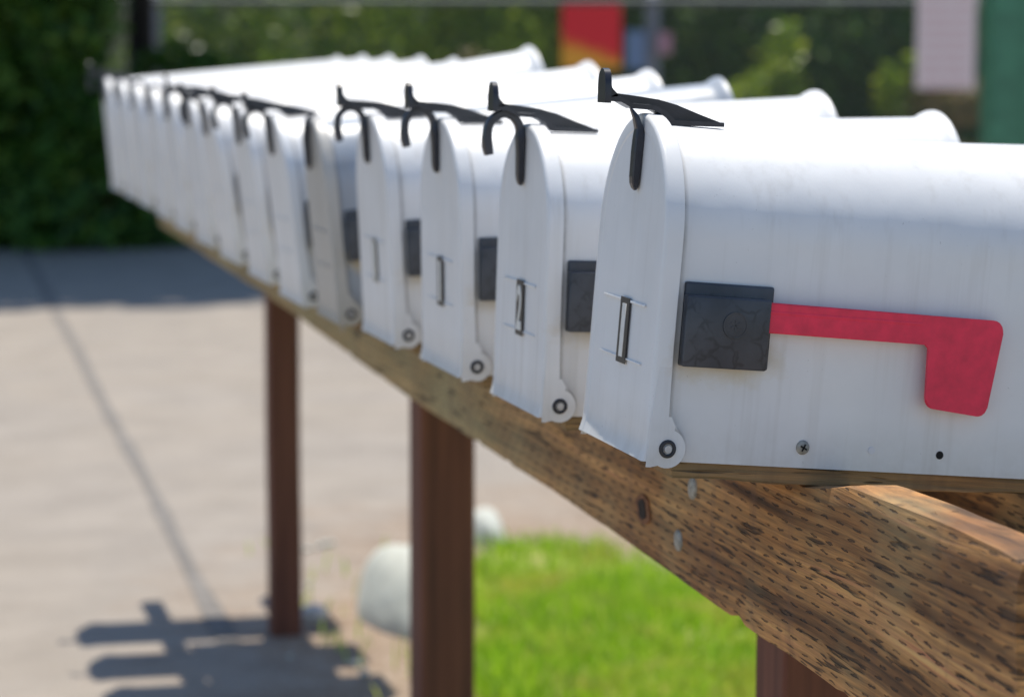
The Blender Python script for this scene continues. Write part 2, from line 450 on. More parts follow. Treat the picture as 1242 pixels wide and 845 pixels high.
def bracket_mesh():
    bm = bmesh.new(); y = -HW
    add_box(bm, (.0600, y - .0020, .1130), (.0760, .0052, .0660), .0018)
    add_box(bm, (.0570, y - .0098, .1085), (.0715, .0120, .0560), .0016)
    return bm
def boss_mesh():
    bm = bmesh.new(); y = -HW - .0158
    add_cyl(bm, (.063, y + .001, .1150), (.063, y - .0006, .1150), .0105, .0098, 32)
    rings = []
    for r, d in ((.0105, .001), (.0105, -.0010), (.0092, -.0010), (.0092, .001)):
        rings.append([(.063 + r * math.cos(2 * math.pi * i / 32), y + d, .1150 + r * math.sin(2 * math.pi * i / 32)) for i in range(32)])
    add_loft(bm, rings)
    # small star-like mark moulded on the boss
    for k in range(3):
        add_box(bm, (.063, y - .0007, .1150), (.0092, .0006, .0013), 0, Matrix.Rotation(R(60 * k + 30), 4, 'Y'))
    return bm
def flag_mesh():
    """arm running back from the bracket and the hanging flag plate"""
    bm = bmesh.new()
    def fil(pts, r):
        out = []
        n = len(pts)
        for i, (p, rr) in enumerate(zip(pts, r)):
            p = Vector(p); a = Vector(pts[i - 1]); b = Vector(pts[(i + 1) % n])
            if rr == 0: out.append(tuple(p)); continue
            u = (a - p).normalized(); w = (b - p).normalized()
            ang = u.angle(w); t_ = rr / math.tan(ang / 2)
            c_ = p + (u + w).normalized() * (rr / math.sin(ang / 2))
            s_ = p + u * t_; e_ = p + w * t_
            for k in range(6):
                q = s_.lerp(e_, k / 5); d = (q - c_)
                out.append(tuple(c_ + d.normalized() * rr))
        return out
    pts = [(.085, .1345), (.299, .1318), (.2890, .0535), (.2345, .0590), (.2325, .1090), (.085, .1105)]
    o = fil(pts, [0, .009, .008, .008, .0025, 0])
    y = -HW - .0100
    add_prism(bm, o, 'y', y, y - .0034)
    bmesh.ops.bevel(bm, geom=[e for e in bm.edges if abs(e.verts[0].co.y - e.verts[1].co.y) < 1e-6], offset=.0009, segments=2, affect='EDGES')
    # stiffening ribs along the arm
    add_box(bm, (.158, y - .0032, .1262), (.135, .0010, .0026), .0004, Matrix.Rotation(R(.7), 4, 'Y'))
    return bm
def screw_mesh():
    bm = bmesh.new(); y = -HW
    x, z = .1360, .0165
    rings = []
    for r, d in ((.0058, .001), (.0058, -.0006), (.0050, -.0019), (.0030, -.0027), (.0006, -.0029)):
        rings.append([(x + r * math.cos(2 * math.pi * i / 20), y + d, z + r * math.sin(2 * math.pi * i / 20)) for i in range(20)])
    add_loft(bm, rings, True, True)
    return bm
def slot_mesh():
    bm = bmesh.new(); y = -HW; x, z = .1360, .0165
    for k in (0, 1):
        add_box(bm, (x, y - .0027, z), (.0062, .0012, .0013), 0, Matrix.Rotation(R(25 + 90 * k), 4, 'Y'))
    return bm
def disc_mesh(x, z, r, d):
    bm = bmesh.new(); add_cyl(bm, (x, -HW + .001, z), (x, -HW - d, z), r, r * .9, 18); return bm
def board_mesh():
    bm = bmesh.new()
    x0, x1 = .026, L - .03; n = 12
    rg = []
    for i in range(n + 1):
        x = x0 + (x1 - x0) * i / n; e = .0012 * math.sin(i * 2.1)
        yy = HW - .002
        rg.append([(x, -yy + e * .5, -.0135 + e), (x, yy, -.0135), (x, yy, .0005), (x, -yy + e * .5, .0005)])
    add_loft(bm, rg, True, True)
    bmesh.ops.bevel(bm, geom=[e for e in bm.edges if abs(e.verts[0].co.z + .0135) < .003 and abs(e.verts[1].co.z + .0135) < .003], offset=.0018, segments=2, affect='EDGES')
    return bm

def build_mailbox():
    t = empty('mailbox')
    P = {}
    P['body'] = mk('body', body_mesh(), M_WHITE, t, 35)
    P['back_cap'] = mk('back_cap', cap_mesh(), M_WHITE, t, 40)
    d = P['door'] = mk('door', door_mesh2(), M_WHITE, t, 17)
    for s in (-1, 1):
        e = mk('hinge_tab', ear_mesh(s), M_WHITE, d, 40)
        mk('hinge_washer', washer_mesh(s), M_RING, d, 60)
        mk('rivet', rivet_mesh(s), M_RIVET, d, 40)
    mk('number_panel', plate_mesh(), M_WHITE, d, 40)
    P['latch_handle'] = mk('latch_handle', handle_mesh(False), M_BLACK, t, 50)
    P['roof_catch'] = mk('roof_catch', catch_mesh(), M_BLACK, t, 50)
    b = P['flag_bracket'] = mk('flag_bracket', bracket_mesh(), M_PLASTIC, t, 50)
    mk('boss', boss_mesh(), M_PLASTIC, b, 40)
    P['flag'] = mk('flag', flag_mesh(), M_RED, t, 40)
    sc = P['screw'] = mk('screw', screw_mesh(), M_STEEL, t, 40)
    mk('screw_slot', slot_mesh(), M_HOLE, sc)
    P['plug'] = mk('plug', disc_mesh(.1965, .0168, .0032, .0007), M_PLUG, t, 40)
    P['screw_hole'] = mk('screw_hole', disc_mesh(.2575, .0160, .0036, .0005), M_HOLE, t, 40)
    P['mounting_board'] = mk('mounting_board', board_mesh(), M_BOARD, t)
    return t

def children(o): return [c for c in col.objects if c.parent is o]
def copy_tree(o, parent=None):
    c = o.copy(); col.objects.link(c); c.parent = parent
    for ch in children(o): copy_tree(ch, c)
    return c
def child(o, name):
    for c in children(o):
        if c.name.split('.')[0] == name: return c
def drop(o):
    for c in children(o): drop(c)
    bpy.data.objects.remove(o)

#        front y, bottom z, tilt (deg, + = back end up), turn (deg)
ROW = [(2.1109, 1.0055, -4.9, 0), (2.4429, .9968, -1.9, 0), (2.7770, .9946, .5, .2), (3.1258, .9915, 2.7, 0),
       (3.4564, .9815, 5.2, -.3), (3.7783, .9791, 6.4, 0), (4.0961, .9846, 7.0, 0), (4.4256, .9897, 9.2, 0),
       (4.7603, .9940, 6.3, .3), (5.0912, .9990, 6.0, 0), (5.4071, 1.0040, 5.8, 0), (5.7454, 1.0080, 5.6, 0),
       (6.055, 1.0102, 5.4, 0), (6.395, 1.0110, 5.0, 0)]
LABELS = [
 'white mailbox at the near end of the row, red flag lowered along its side',
 'white mailbox with the number 2 on its door and a curled black latch',
 'white mailbox behind the number 2 mailbox, third from the near end',
 'white mailbox with faint number just in front of the bluish grey mailbox',
 'weathered bluish grey mailbox with a beige door and no black catch on its roof',
 'white mailbox standing directly behind the bluish grey weathered mailbox',
 'white mailbox second behind the bluish grey one, seventh from the near end',
 'white mailbox tipped furthest forward, its back rim highest of the row',
 'white mailbox just beyond the one tipped furthest forward, ninth in the row',
 'blurred white mailbox tenth in the row from the near end',
 'blurred white mailbox fourth from the far end of the row',
 'blurred white mailbox third from the far end of the row',
 'blurred white mailbox second from the far end of the row',
 'last white mailbox at the far end of the row in front of the dark trees']
proto = build_mailbox()
boxes = []
for i in range(14):
    boxes.append(proto if i == 0 else copy_tree(proto))
for i, ((y, z, tilt, turn), lab) in enumerate(zip(ROW, LABELS)):
    o = boxes[i]
    o.location = (.6137, y, z)
    o.rotation_euler = (0, R(-tilt), R(turn))
    tag(o, lab, 'mailbox', 'white mailboxes in a row on the wooden rail')
for o in boxes[9:13]: drop(child(o, 'roof_catch'))
boxes[4].scale = (1, .84, 1); boxes[4].location.y = 3.553 - .0965 * .84
boxes[0].scale = (1, 1, 1.034)
for nm in ('flag', 'flag_bracket'): child(boxes[0], nm).location.z = -.0040
# individual wear
h = child(boxes[0], 'latch_handle'); h.data = bpy.data.meshes.new('latch_stub')
bm = handle_mesh(True); bmesh.ops.recalc_face_normals(bm, faces=bm.faces); bm.to_mesh(h.data); bm.free(); h.data.materials.append(M_BLACK)
h['label'] = 'black door latch snapped off to a stub'
h.location.y = -.010
h = child(boxes[0], 'roof_catch')                       # this catch sits a little nose-down
pv = Vector((.055, 0, .2645)); rm = Matrix.Rotation(R(-3.2), 3, 'Y')
h.rotation_euler = (0, R(-3.2), 0); h.location = pv - rm @ pv; h.scale = (1, 1, .985); h.location.z += .0040
g = boxes[4]
drop(child(g, 'roof_catch'))
h = child(g, 'latch_handle'); h.data = bpy.data.meshes.new('latch_bar')
bm = bar_mesh(); bmesh.ops.recalc_face_normals(bm, faces=bm.faces); bm.to_mesh(h.data); bm.free(); h.data.materials.append(M_BLACK)
for nm, m in (('body', M_OLD), ('back_cap', M_OLD), ('door', M_OLDDOOR)):
    c = child(g, nm); c.data = c.data.copy(); c.data.materials.clear(); c.data.materials.append(m)
    for k in children(c):
        if k.name.startswith(('hinge_tab', 'number_panel')):
            k.data = k.data.copy(); k.data.materials.clear(); k.data.materials.append(m)
for i, (ch, md, mg) in {0: ('1', M_DECAL, M_DIGIT), 1: ('2', M_DECAL, M_DIGIT), 2: ('1', M_DECAL, M_DIGIT), 3: ('1', M_FADE_D, M_DIGIT)}.items():
    d = child(boxes[i], 'door')
    p = mk('number_decal', decal_mesh(), md, d)
    p['label'] = 'dark number decal reading ' + ch
    # the digit belongs to the decal's printed surface
    gl = glyph(ch, d, mg, -.008, .0945, .043, .0105 if ch == '1' else .0185)
    gl.name = 'digit'

# ------------------------------------------------------------------ the timber rail under them
def interp(tab, y):
    if y <= tab[0][0]: return tab[0][1]
    for (a, u), (b, v) in zip(tab, tab[1:]):
        if y <= b: return u + (v - u) * (y - a) / (b - a)
    return tab[-1][1]
def smooth_tab(tab):
    def f(y): return (interp(tab, y - .35) + interp(tab, y) * 2 + interp(tab, y + .35)) / 4
    return f
def under(x):
    """height of the underside of the mounting boards at distance x behind the doors"""
    return smooth_tab([(1.5, 1.006 - x * .085 - .0145)] + [(y, z + x * math.tan(R(t)) - .0145) for y, z, t, _ in ROW] + [(7, 1.011 + x * math.tan(R(5)) - .0145)])
BOT = smooth_tab([(1.5, .820), (1.92, .8254), (2.21, .8326), (2.71, .8455), (3.2, .8490), (3.6, .8500), (4.55, .8755), (6.3, .9000), (7, .905)])
def beam(name, x0, x1, y0, y1, top, bot, seed):
    bm = bmesh.new(); rings = []
    n = int((y1 - y0) / .02); nz = 12
    for i in range(n + 1):
        y = y0 + (y1 - y0) * i / n
        a, b = bot(y), top(y)
        r = []
        def J(p, amp=.0022, sc=26.):
            q = Vector((p[0] * sc, p[1] * sc * .45, p[2] * sc)) + Vector((seed, 0, 0))
            return noise.noise(q) * amp
        b += J((x0, y, 9.), .0025, 14)
        chip = max(0, noise.noise(Vector((seed, y * 19, 3))) - .25) * .012     # torn lower edge
        a2 = a + chip
        for k in range(nz + 1):
            z = a2 + (b - a2) * k / nz
            e = .004 if k in (0, nz) else 0
            r.append((x0 + e + J((x0, y, z)), y, z))
        r.append(((x0 * .6 + x1 * .4), y, b + .0012)); 
        for k in range(nz, -1, -3):
            z = a + (b - a) * k / nz
            e = .004 if k in (0, nz) else 0
            r.append((x1 - e + J((x1, y, z)), y, z))
        rings.append(r)
    add_loft(bm, rings, True, True)
    return mk(name, bm, M_BEAM, None, 50)
top_f = under(.155)
def TOPF(y):
    a = min(1., max(0., (2.02 - y) / .10))            # clear of the first mounting board the timber stands a little higher
    b = .995 - max(0., 1.64 - y) * .05
    return top_f(y) * (1 - a) + b * a
fb = beam('support_beam', .749, .797, 1.603, 6.68, TOPF, BOT, 3.)
tag(fb, 'long weathered timber beam with slit marks running under the mailbox doors', 'beam', None, 'thing')
top_r = under(.43)
rb = beam('support_beam', 1.040, 1.080, 1.78, 6.66, top_r, lambda y: top_r(y) - .16, 11.)
tag(rb, 'timber beam under the back ends of the mailboxes, mostly hidden', 'beam', None, 'thing')

bm = bmesh.new(); rg = []
for k in range(40):
    y = 2.62 + (6.18 - 2.62) * k / 39; z = TOPF(y) - .060
    rg.append([(.802, y, z - .036), (1.036, y, z - .036), (1.036, y, z), (.802, y, z)])
add_loft(bm, rg, True, True)
tag(mk('plank', bm, M_BOARD), 'flat plank lying between the two beams below the mailboxes', 'plank')

def bolt(y, z, s=1.):
    bm = bmesh.new(); x = .7485; rings = []
    for r, d in ((.0105, .003), (.0105, -.0008), (.0095, -.0020), (.006, -.0030), (.001, -.0034)):
        rings.append([(x + d, y + s * r * math.cos(2 * math.pi * i / 24), z + s * r * math.sin(2 * math.pi * i / 24)) for i in range(24)])
    add_loft(bm, rings, True, True)
    return mk('bolt_head', bm, M_STEEL, fb, 40)
for y, z in ((2.3052, .9317), (2.3468, .8754), (4.06, .950), (4.10, .905), (5.80, .965)): bolt(y, z)
def knot(name, ry, rz, x, c, par):
    bm = bmesh.new(); rings = []
    for r, d in ((1., .003), (1., -.0006), (.8, -.0009), (.4, -.0004)):
        rings.append([(x + d, 2.4623 + ry * r * math.cos(2 * math.pi * i / 24) * (1 + .15 * math.sin(i)), .886 + rz * r * math.sin(2 * math.pi * i / 24)) for i in range(24)])
    add_loft(bm, rings, False, True)
    return mk(name, bm, plain(name + '_wood', c, .85, 150, .5, .4), par, 40)
kn = knot('knot', .024, .0145, .7480, (.20, .085, .035), fb)
knot('knot_core', .013, .0105, .7473, (.022, .012, .008), kn)

# posts with their cross arms
POSTS = [(2.515, .945, .088), (4.285, .948, .093), (5.960, .945, .070)]
PL = ['red-brown square post closest to the near end of the beam, by the grass',
      'red-brown square post in the middle, with the pale boulder beside it',
      'thinner dark red-brown post whose foot stands in the shadow of the mailboxes']
for (y, x, w), lab in zip(POSTS, PL):
    bm = bmesh.new()
    ztop = BOT(y) + .075
    rg = []
    for k in range(15):
        z = -.1 + (ztop + .1) * k / 14; h_ = w / 2; c = .004
        dx, dy = noise.noise(Vector((y, z * 3, 0))) * .002, noise.noise(Vector((y, z * 3, 9))) * .002
        rg.append([(x + dx + a * h_ + b * c * 0, y + dy + b_ * h_, z) for a, b_, b in
                   ((-1, -.92, 0), (-.92, -1, 0), (.92, -1, 0), (1, -.92, 0), (1, .92, 0), (.92, 1, 0), (-.92, 1, 0), (-1, .92, 0))])
    add_loft(bm, rg, True, True)
    p = mk('wooden_post', bm, M_POST)
    tag(p, lab, 'post', 'posts carrying the mailbox rail')
    # cross arm bolted to the post, from beam to beam
    bm = bmesh.new()
    za = BOT(y) + .085
    add_box(bm, (.915, y - w / 2 - .021, za + .02), (.246, .038, .09), .003)
    a = mk('cross_arm', bm, M_BOARD, p)

# ------------------------------------------------------------------ ground
def ground_mat():
    t = NT('pale_pavement'); v = t.coords()
    c = t.ramp(t.noise(v, .55, 5, .6), [(.32, (.205, .172, .140)), (.45, (.270, .236, .195)), (.56, (.30, .248, .185)), (.7, (.270, .247, .224))])
    c = t.mix(.6, c, t.ramp(t.noise(v, 3.5, 5, .65), [(.3, (.165, .138, .112)), (.7, (.38, .325, .27))]), 'MIX')
    g = t.noise(v, 160., 3, .7)
    c = t.mix(.35, c, t.ramp(g, [(.35, (.16, .14, .12)), (.65, (.52, .47, .41))]), 'MIX')
    # bare gravelly soil spreading from under the posts
    sx = t.n('ShaderNodeSeparateXYZ'); t.l(v, sx.inputs[0])
    ex = t.math('DIVIDE', t.math('SUBTRACT', sx.outputs[0], 2.0), 1.25); ey = t.math('DIVIDE', t.math('SUBTRACT', sx.outputs[1], 4.6), 2.9)
    d = t.math('SQRT', t.math('ADD', t.math('MULTIPLY', ex, ex), t.math('MULTIPLY', ey, ey)))
    d = t.math('ADD', d, t.math('MULTIPLY', t.math('SUBTRACT', t.noise(v, 2.2, 6, .65), .5), .9))
    mr = t.n('ShaderNodeMapRange'); mr.inputs['From Min'].default_value = 1.22; mr.inputs['From Max'].default_value = .86; t.l(d, mr.inputs[0])
    so = t.ramp(t.noise(v, 7., 5, .65), [(.3, (.22, .145, .09)), (.55, (.34, .25, .175)), (.75, (.44, .37, .30))])
    vo = t.n('ShaderNodeTexVoronoi', Scale=55.); t.l(v, vo.inputs['Vector'])
    so = t.mix(.4, so, t.ramp(vo.outputs['Distance'], [(.1, (.55, .48, .40)), (.5, (.20, .14, .09))]))
    c = t.mix(mr.outputs[0], c, so)
    t.col(c).set(Roughness=.9); t.bump(g, .4, .004)
    return t.m
def sheet(name, pts, z, mat):
    bm = bmesh.new(); bm.faces.new([bm.verts.new((x, y, z)) for x, y in pts])
    o = mk(name, bm, mat); tag(o, kind='structure'); return o
sheet('ground', [(-150, -60), (150, -60), (150, 250), (-150, 250)], 0, ground_mat())

def blobby(pts, sub=6, amp=.05, seed=0):
    out = []; n = len(pts)
    for i in range(n):
        a = Vector(pts[i]); b = Vector(pts[(i + 1) % n])
        for k in range(sub):
            p = a.lerp(b, k / sub)
            q = noise.noise_vector(Vector((p.x * 3.1 + seed, p.y * 3.1, 0))) * amp
            out.append((p.x + q.x, p.y + q.y))
    return out
GRASS = [(1.66, 6.98), (1.50, 6.45), (1.36, 5.9), (1.22, 5.2), (1.05, 4.0), (1.0, 1.4), (4.0, 1.4), (4.1, 6.3), (2.5, 6.5), (2.1, 6.3), (1.93, 6.62)]
def turf_mat():
    t = NT('turf'); v = t.coords()
    t.col(t.ramp(t.noise(v, 5., 5, .6), [(.3, (.13, .22, .02)), (.5, (.24, .32, .035)), (.68, (.34, .29, .12))])).set(Roughness=.9)
    return t.m
gpoly = blobby(GRASS, 6, .07, 4)
sheet('lawn', gpoly, .008, turf_mat())
# pavement joint: a shallow strip of darker filler along the drive
def strip(name, ctr, w, z, mat):
    bm = bmesh.new(); A = []; B = []
    for (x, y) in ctr:
        ww = w * (.5 + .25 * noise.noise(Vector((x * 2, y * 2.3, 5))))
        A.append(bm.verts.new((x - ww, y, z))); B.append(bm.verts.new((x + ww, y, z)))
    for i in range(len(A) - 1): bm.faces.new((A[i], B[i], B[i + 1], A[i + 1]))
    o = mk(name, bm, mat); tag(o, kind='structure'); return o
strip('pavement_joint', [(.80 + .0259 * (y - 5.6) + .004 * math.sin(y * 1.7), y) for y in [5.9 + .25 * k for k in range(60)]], .046, .0035,
      plain('joint_filler', (.185, .168, .15), .9, 14, .3))

# grass blades (nobody could count them)
def inside(p, poly):
    c = False; n = len(poly)
    for i in range(n):
        (x1, y1), (x2, y2) = poly[i], poly[i - 1]
        if (y1 > p[1]) != (y2 > p[1]) and p[0] < (x2 - x1) * (p[1] - y1) / (y2 - y1) + x1: c = not c
    return c
def rand_mat(name, stops, rough=.55, trans=.25, patch=0.):
    t = NT(name)
    g = t.n('ShaderNodeNewGeometry')
    c = t.ramp(g.outputs['Random Per Island'], stops)
    if patch:
        pr = t.n('ShaderNodeMapRange'); pr.inputs['From Min'].default_value = .48; pr.inputs['From Max'].default_value = .68
        t.l(t.noise(t.coords(), 4.2, 4, .6), pr.inputs[0])
        c = t.mix(t.math('MULTIPLY', pr.outputs[0], patch), c, (.66, .56, .13))
    t.col(c).set(Roughness=rough)
    if trans:
        tr = t.n('ShaderNodeBsdfTranslucent'); t.l(c, tr.inputs[0])
        mx = t.n('ShaderNodeMixShader'); mx.inputs[0].default_value = trans
        t.l(t.b.outputs[0], mx.inputs[1]); t.l(tr.outputs[0], mx.inputs[2]); t.l(mx.outputs[0], t.o.inputs[0])
    return t.m
def blades(name, n, mat):
    rnd = random.Random(3); V = []; F = []
    k = 0
    while k < n:
        x, y = rnd.uniform(1.0, 3.6), rnd.uniform(4.6, 7.0)
        edge = inside((x, y), gpoly)
        near = any(inside((x + a, y + b), gpoly) for a, b in ((.12, 0), (-.12, 0), (0, .12), (0, -.12)))
        if not edge and rnd.random() > (.22 if near else .012): continue
        bare = noise.noise(Vector((x * 3.3, y * 3.3, 8))) + (.35 if y > 6.2 else 0)
        if bare > .28 and rnd.random() < .75: continue
        k += 1
        dens = noise.noise(Vector((x * 4, y * 4, 2)))
        h = rnd.uniform(.025, .06) * (1 + .5 * dens); w = rnd.uniform(.0022, .0042); a = rnd.uniform(0, 6.283); l = rnd.uniform(0, .035); b = rnd.uniform(0, 6.283)
        dx, dy = math.cos(a) * w, math.sin(a) * w; tx, ty = math.cos(b) * l, math.sin(b) * l
        i = len(V)
        V += [(x - dx, y - dy, .006), (x + dx, y + dy, .006), (x + dx * .8 + tx * .35, y + dy * .8 + ty * .35, .006 + h * .6),
              (x - dx * .8 + tx * .35, y - dy * .8 + ty * .35, .006 + h * .6), (x + tx, y + ty, .006 + h)]
        F += [(i, i + 1, i + 2, i + 3), (i + 3, i + 2, i + 4)]
    me = bpy.data.meshes.new(name); me.from_pydata(V, [], F)
    return link_mesh(name, me, mat)
gr = blades('grass', 42000, rand_mat('grass_blade', [(0, (.26, .46, .02)), (.5, (.40, .62, .03)), (.85, (.52, .70, .05)), (1, (.60, .56, .20))], .5, .45, .75))
tag(gr, 'short bright green grass beneath the mailbox beam', 'grass', None, 'stuff')

# boulder, smaller stone, pebbles
def rock(name, c, s, seed, mat, label, cat, group=None):
    bm = bmesh.new(); bmesh.ops.create_icosphere(bm, subdivisions=4, radius=1.)
    for v in bm.verts:
        d = 1 + .16 * noise.noise(v.co * 1.1 + Vector((seed, 0, 0))) + .03 * noise.noise(v.co * 5 + Vector((seed, 0, 0)))
        v.co = Vector((v.co.x * s[0], v.co.y * s[1], v.co.z * s[2])) * d
    o = mk(name, bm, mat, None, 60); o.location = c
    return tag(o, label, cat, group)
M_ROCK = plain('pale_stone', (.55, .56, .49), .85, 9, .15, .3)
rock('boulder', (1.262, 6.08, .0), (.118, .31, .168), 2., M_ROCK, 'smooth pale grey-green boulder half hidden by the middle post', 'boulder')
rock('stone', (1.67, 7.0, .0), (.05, .14, .085), 5., M_ROCK, 'small pale stone at the edge of the grass beside the middle post', 'stone')
rnd = random.Random(9)
for k in range(26):
    y = rnd.uniform(5.3, 7.2); x = rnd.uniform(.95, 1.55) + (y - 5.9) * .2
    if math.hypot(x - 1.225, y - 5.85) < .2 or inside((x, y), gpoly): continue
    r = rnd.uniform(.006, .014)
    rock('pebble', (x, y, .008), (r, r * .8, r * .65), k * 3., M_ROCK, 'small pale pebble lying on the soil between the posts and the grass', 'pebble', 'pebbles on the soil')
rock('pebble', (1.03, 6.06, .018), (.034, .03, .026), 91., plain('white_stone', (.62, .60, .57), .8, 20, .15), 'whitish pebble beside the foot of the thinner post', 'pebble')

# ------------------------------------------------------------------ background, in a frame square to the view
TH = math.atan(799 / 3200.)
FWD = Vector((math.sin(TH), math.cos(TH), 0)); RGT = Vector((math.cos(TH), -math.sin(TH), 0))
def W(s, d, z=0.): return FWD * d + RGT * s + Vector((0, 0, z))
ROTZ = -TH

def leaves(name, blobs, n, size, mat, parent=None, seed=1, shell=.55, aspect=.55):
    rnd = random.Random(seed); V = []; F = []
    wts = [b[1][0] * b[1][1] * b[1][2] for b in blobs]
    for k in range(n):
        (c, r) = rnd.choices(blobs, wts)[0]
        u = Vector((rnd.gauss(0, 1), rnd.gauss(0, 1), rnd.gauss(0, 1))).normalized()
        rad = rnd.uniform(shell, 1) ** .7
        lump = 1 + .28 * noise.noise(u * 2.3 + c * .7)
        p = c + Vector((u.x * r[0], u.y * r[1], u.z * r[2])) * rad * lump
        if p.z < .03: continue
        a = Vector((rnd.gauss(0, 1), rnd.gauss(0, 1), rnd.gauss(0, .7))).normalized()
        nrm = (u + Vector((rnd.gauss(0, .6), rnd.gauss(0, .6), rnd.gauss(.3, .6)))).normalized()
        b = a.cross(nrm)
        if b.length < .05: continue
        b.normalize(); a = nrm.cross(b)
        sz = size * rnd.uniform(.6, 1.3); a *= sz; b *= sz * aspect
        i = len(V)
        V += [tuple(p - a), tuple(p - b * .9 + a * .1), tuple(p + a), tuple(p + b * .9 + a * .1)]
        F.append((i, i + 1, i + 2, i + 3))
    me = bpy.data.meshes.new(name); me.from_pydata(V, [], F)
    return link_mesh(name, me, mat, parent)
def limb(bm, pts, r0, r1, seg=10):
    rings = []
    n = len(pts)
    for i, p in enumerate(pts):
        p = Vector(p); a = Vector(pts[max(0, i - 1)]); b = Vector(pts[min(n - 1, i + 1)])
        q = (b - a).to_track_quat('Z', 'Y'); r = r0 + (r1 - r0) * i / (n - 1)
        rings.append([tuple(p + q @ Vector((r * math.cos(2 * math.pi * k / seg), r * math.sin(2 * math.pi * k / seg), 0))) for k in range(seg)])
    add_loft(bm, rings, True, True)
M_BARK = plain('dark_bark', (.026, .020, .016), .9, 12, .4, .6)
M_DARKLEAF = rand_mat('dark_leaf', [(0, (.020, .070, .006)), (.6, (.052, .150, .012)), (.9, (.11, .22, .018)), (1, (.18, .27, .025))], .6, .3)
M_MIDLEAF = rand_mat('mid_leaf', [(0, (.06, .13, .015)), (.6, (.16, .28, .025)), (.9, (.32, .42, .04)), (1, (.48, .52, .07))], .38, .45)
M_LITLEAF = rand_mat('sunlit_leaf', [(0, (.14, .26, .018)), (.6, (.34, .48, .03)), (1, (.58, .66, .07))], .38, .5)  # brighter leaf copy, with the sunlight put into its colour
M_DRYLEAF = rand_mat('dry_leaf', [(0, (.16, .11, .045)), (.6, (.26, .19, .08)), (1, (.20, .20, .06))], .6, .2)

def shrub(name, s, d, wid, hgt, n, size, mat, label, cat, group=None, seed=1, depth=None):
    t = empty(name, (0, 0, 0)); tag(t, label, cat, group)
    depth = depth or wid * .8
    rnd = random.Random(seed); bl = []
    for k in range(9):
        z = hgt * (.03 + .86 * (k / 8)); f = 1 - .45 * (k / 8) ** 2
        bl.append((W(s + rnd.uniform(-.35, .35) * wid, d + rnd.uniform(-.25, .25) * depth, z), (wid * .42 * f, depth * .42 * f, hgt * .2)))
    leaves('foliage', bl, n, size, mat, t, seed)
    bm = bmesh.new()
    for k in range(6):
        e = bl[k + 2][0]
        limb(bm, [W(s, d, 0), W(s, d, .1 * hgt).lerp(e, .35), e], .05 * wid ** .5, .012, 7)
    mk('stem', bm, M_BARK, t)
    return t

# dark trees on the left
shrub('evergreen_shrub', -4.75, 18.9, 3.0, 5.2, 20000, .07, M_DARKLEAF, 'dark green evergreen at the edge of the drive, furthest from the mailboxes', 'shrub', 'dark evergreens beyond the drive', 21)
shrub('evergreen_shrub', -3.62, 18.7, 1.7, 4.6, 18000, .06, M_DARKLEAF, 'dense dark green evergreen behind the far end of the mailbox row', 'shrub', 'dark evergreens beyond the drive', 22)
shrub('evergreen_shrub', -2.45, 19.4, 1.7, 1.35, 12000, .05, M_DARKLEAF, 'low dark evergreen just beside the last mailbox, in front of the dark trunk', 'shrub', 'dark evergreens beyond the drive', 23)
shrub('evergreen_shrub', -3.1, 18.4, 1.7, 1.15, 12000, .05, M_DARKLEAF, 'low spreading dark evergreen at the edge of the shaded drive', 'shrub', 'dark evergreens beyond the drive', 24)
def tree(name, s, d, hgt, r, crown, n, size, mat, label, seed, tr=.14):
    t = empty(name, (0, 0, 0)); tag(t, label, 'tree')
    bm = bmesh.new(); base = W(s, d)
    limb(bm, [base + Vector((0, 0, -.1)), base + Vector((.03, 0, .4)), base + Vector((.05, .05, hgt * .5)), base + Vector((.1, 0, hgt * .9))], tr, tr * .45, 12)
    for (ds, dd, z, rr) in crown[:6]:
        e = W(s + ds, d + dd, z)
        limb(bm, [base + Vector((.05, .03, hgt * .42)), (base + Vector((.05, .03, hgt * .55))).lerp(e, .5), e], tr * .45, .02, 8)
    mk('trunk', bm, M_BARK, t, 60)
    bl = [(W(s + ds, d + dd, z), (rr, rr, rr * .7)) for ds, dd, z, rr in crown]
    leaves('crown', bl, n, size, mat, t, seed, .3)
    return t
tree('shade_tree', -2.86, 20.2, 7, 3, [(-1.6, -2.6, 5.2, 1.7), (.6, -2.8, 5.6, 1.7), (-3.4, -2.0, 5.6, 1.8), (2.3, -2.2, 5.8, 1.6), (0, 0, 6.6, 2.2), (-1.2, -1.2, 6.6, 2.), (1.4, -1., 6.6, 1.9), (-4.8, -1.6, 5.4, 1.7)],
     26000, .20, M_DARKLEAF, 'dark trunked tree whose crown shades the far end of the drive', 31)

# chain-link fence
FD = 23.; FT = 1.80
M_GALV = plain('grey_fence_steel', (.13, .145, .155), .6, 30, .15, 0., .3)
M_WIRE = plain('green_wire', (.17, .19, .165), .7, 30, .2)  # wire lightened so its colour lays a grey-olive haze over the foliage
fe = empty('chain_link_fence', W(0, FD), (0, 0, ROTZ))
tag(fe, 'chain-link fence with a grey top rail in front of the bushes', 'fence')
bm = bmesh.new(); add_cyl(bm, (-6.5, 0, FT), (6.5, 0, FT), .028, seg=12); mk('top_rail', bm, M_GALV, fe, 50)
for x, r in ((-3.16, .10), (1.22, .065), (-.95 - 5, .04), (4.9, .04)):
    bm = bmesh.new(); add_cyl(bm, (x, .06 + r, 0), (x, .06 + r, FT + .06), r, seg=16); add_cyl(bm, (x, .06 + r, FT + .06), (x, .06 + r, FT + .06 + r * .6), r * 1.1, r * .2, 16)
    mk('fence_post', bm, M_GALV if r < .06 else plain('blue_grey_paint', (.25, .27, .34), .6, 20, .1), fe, 50)
V = []; F = []
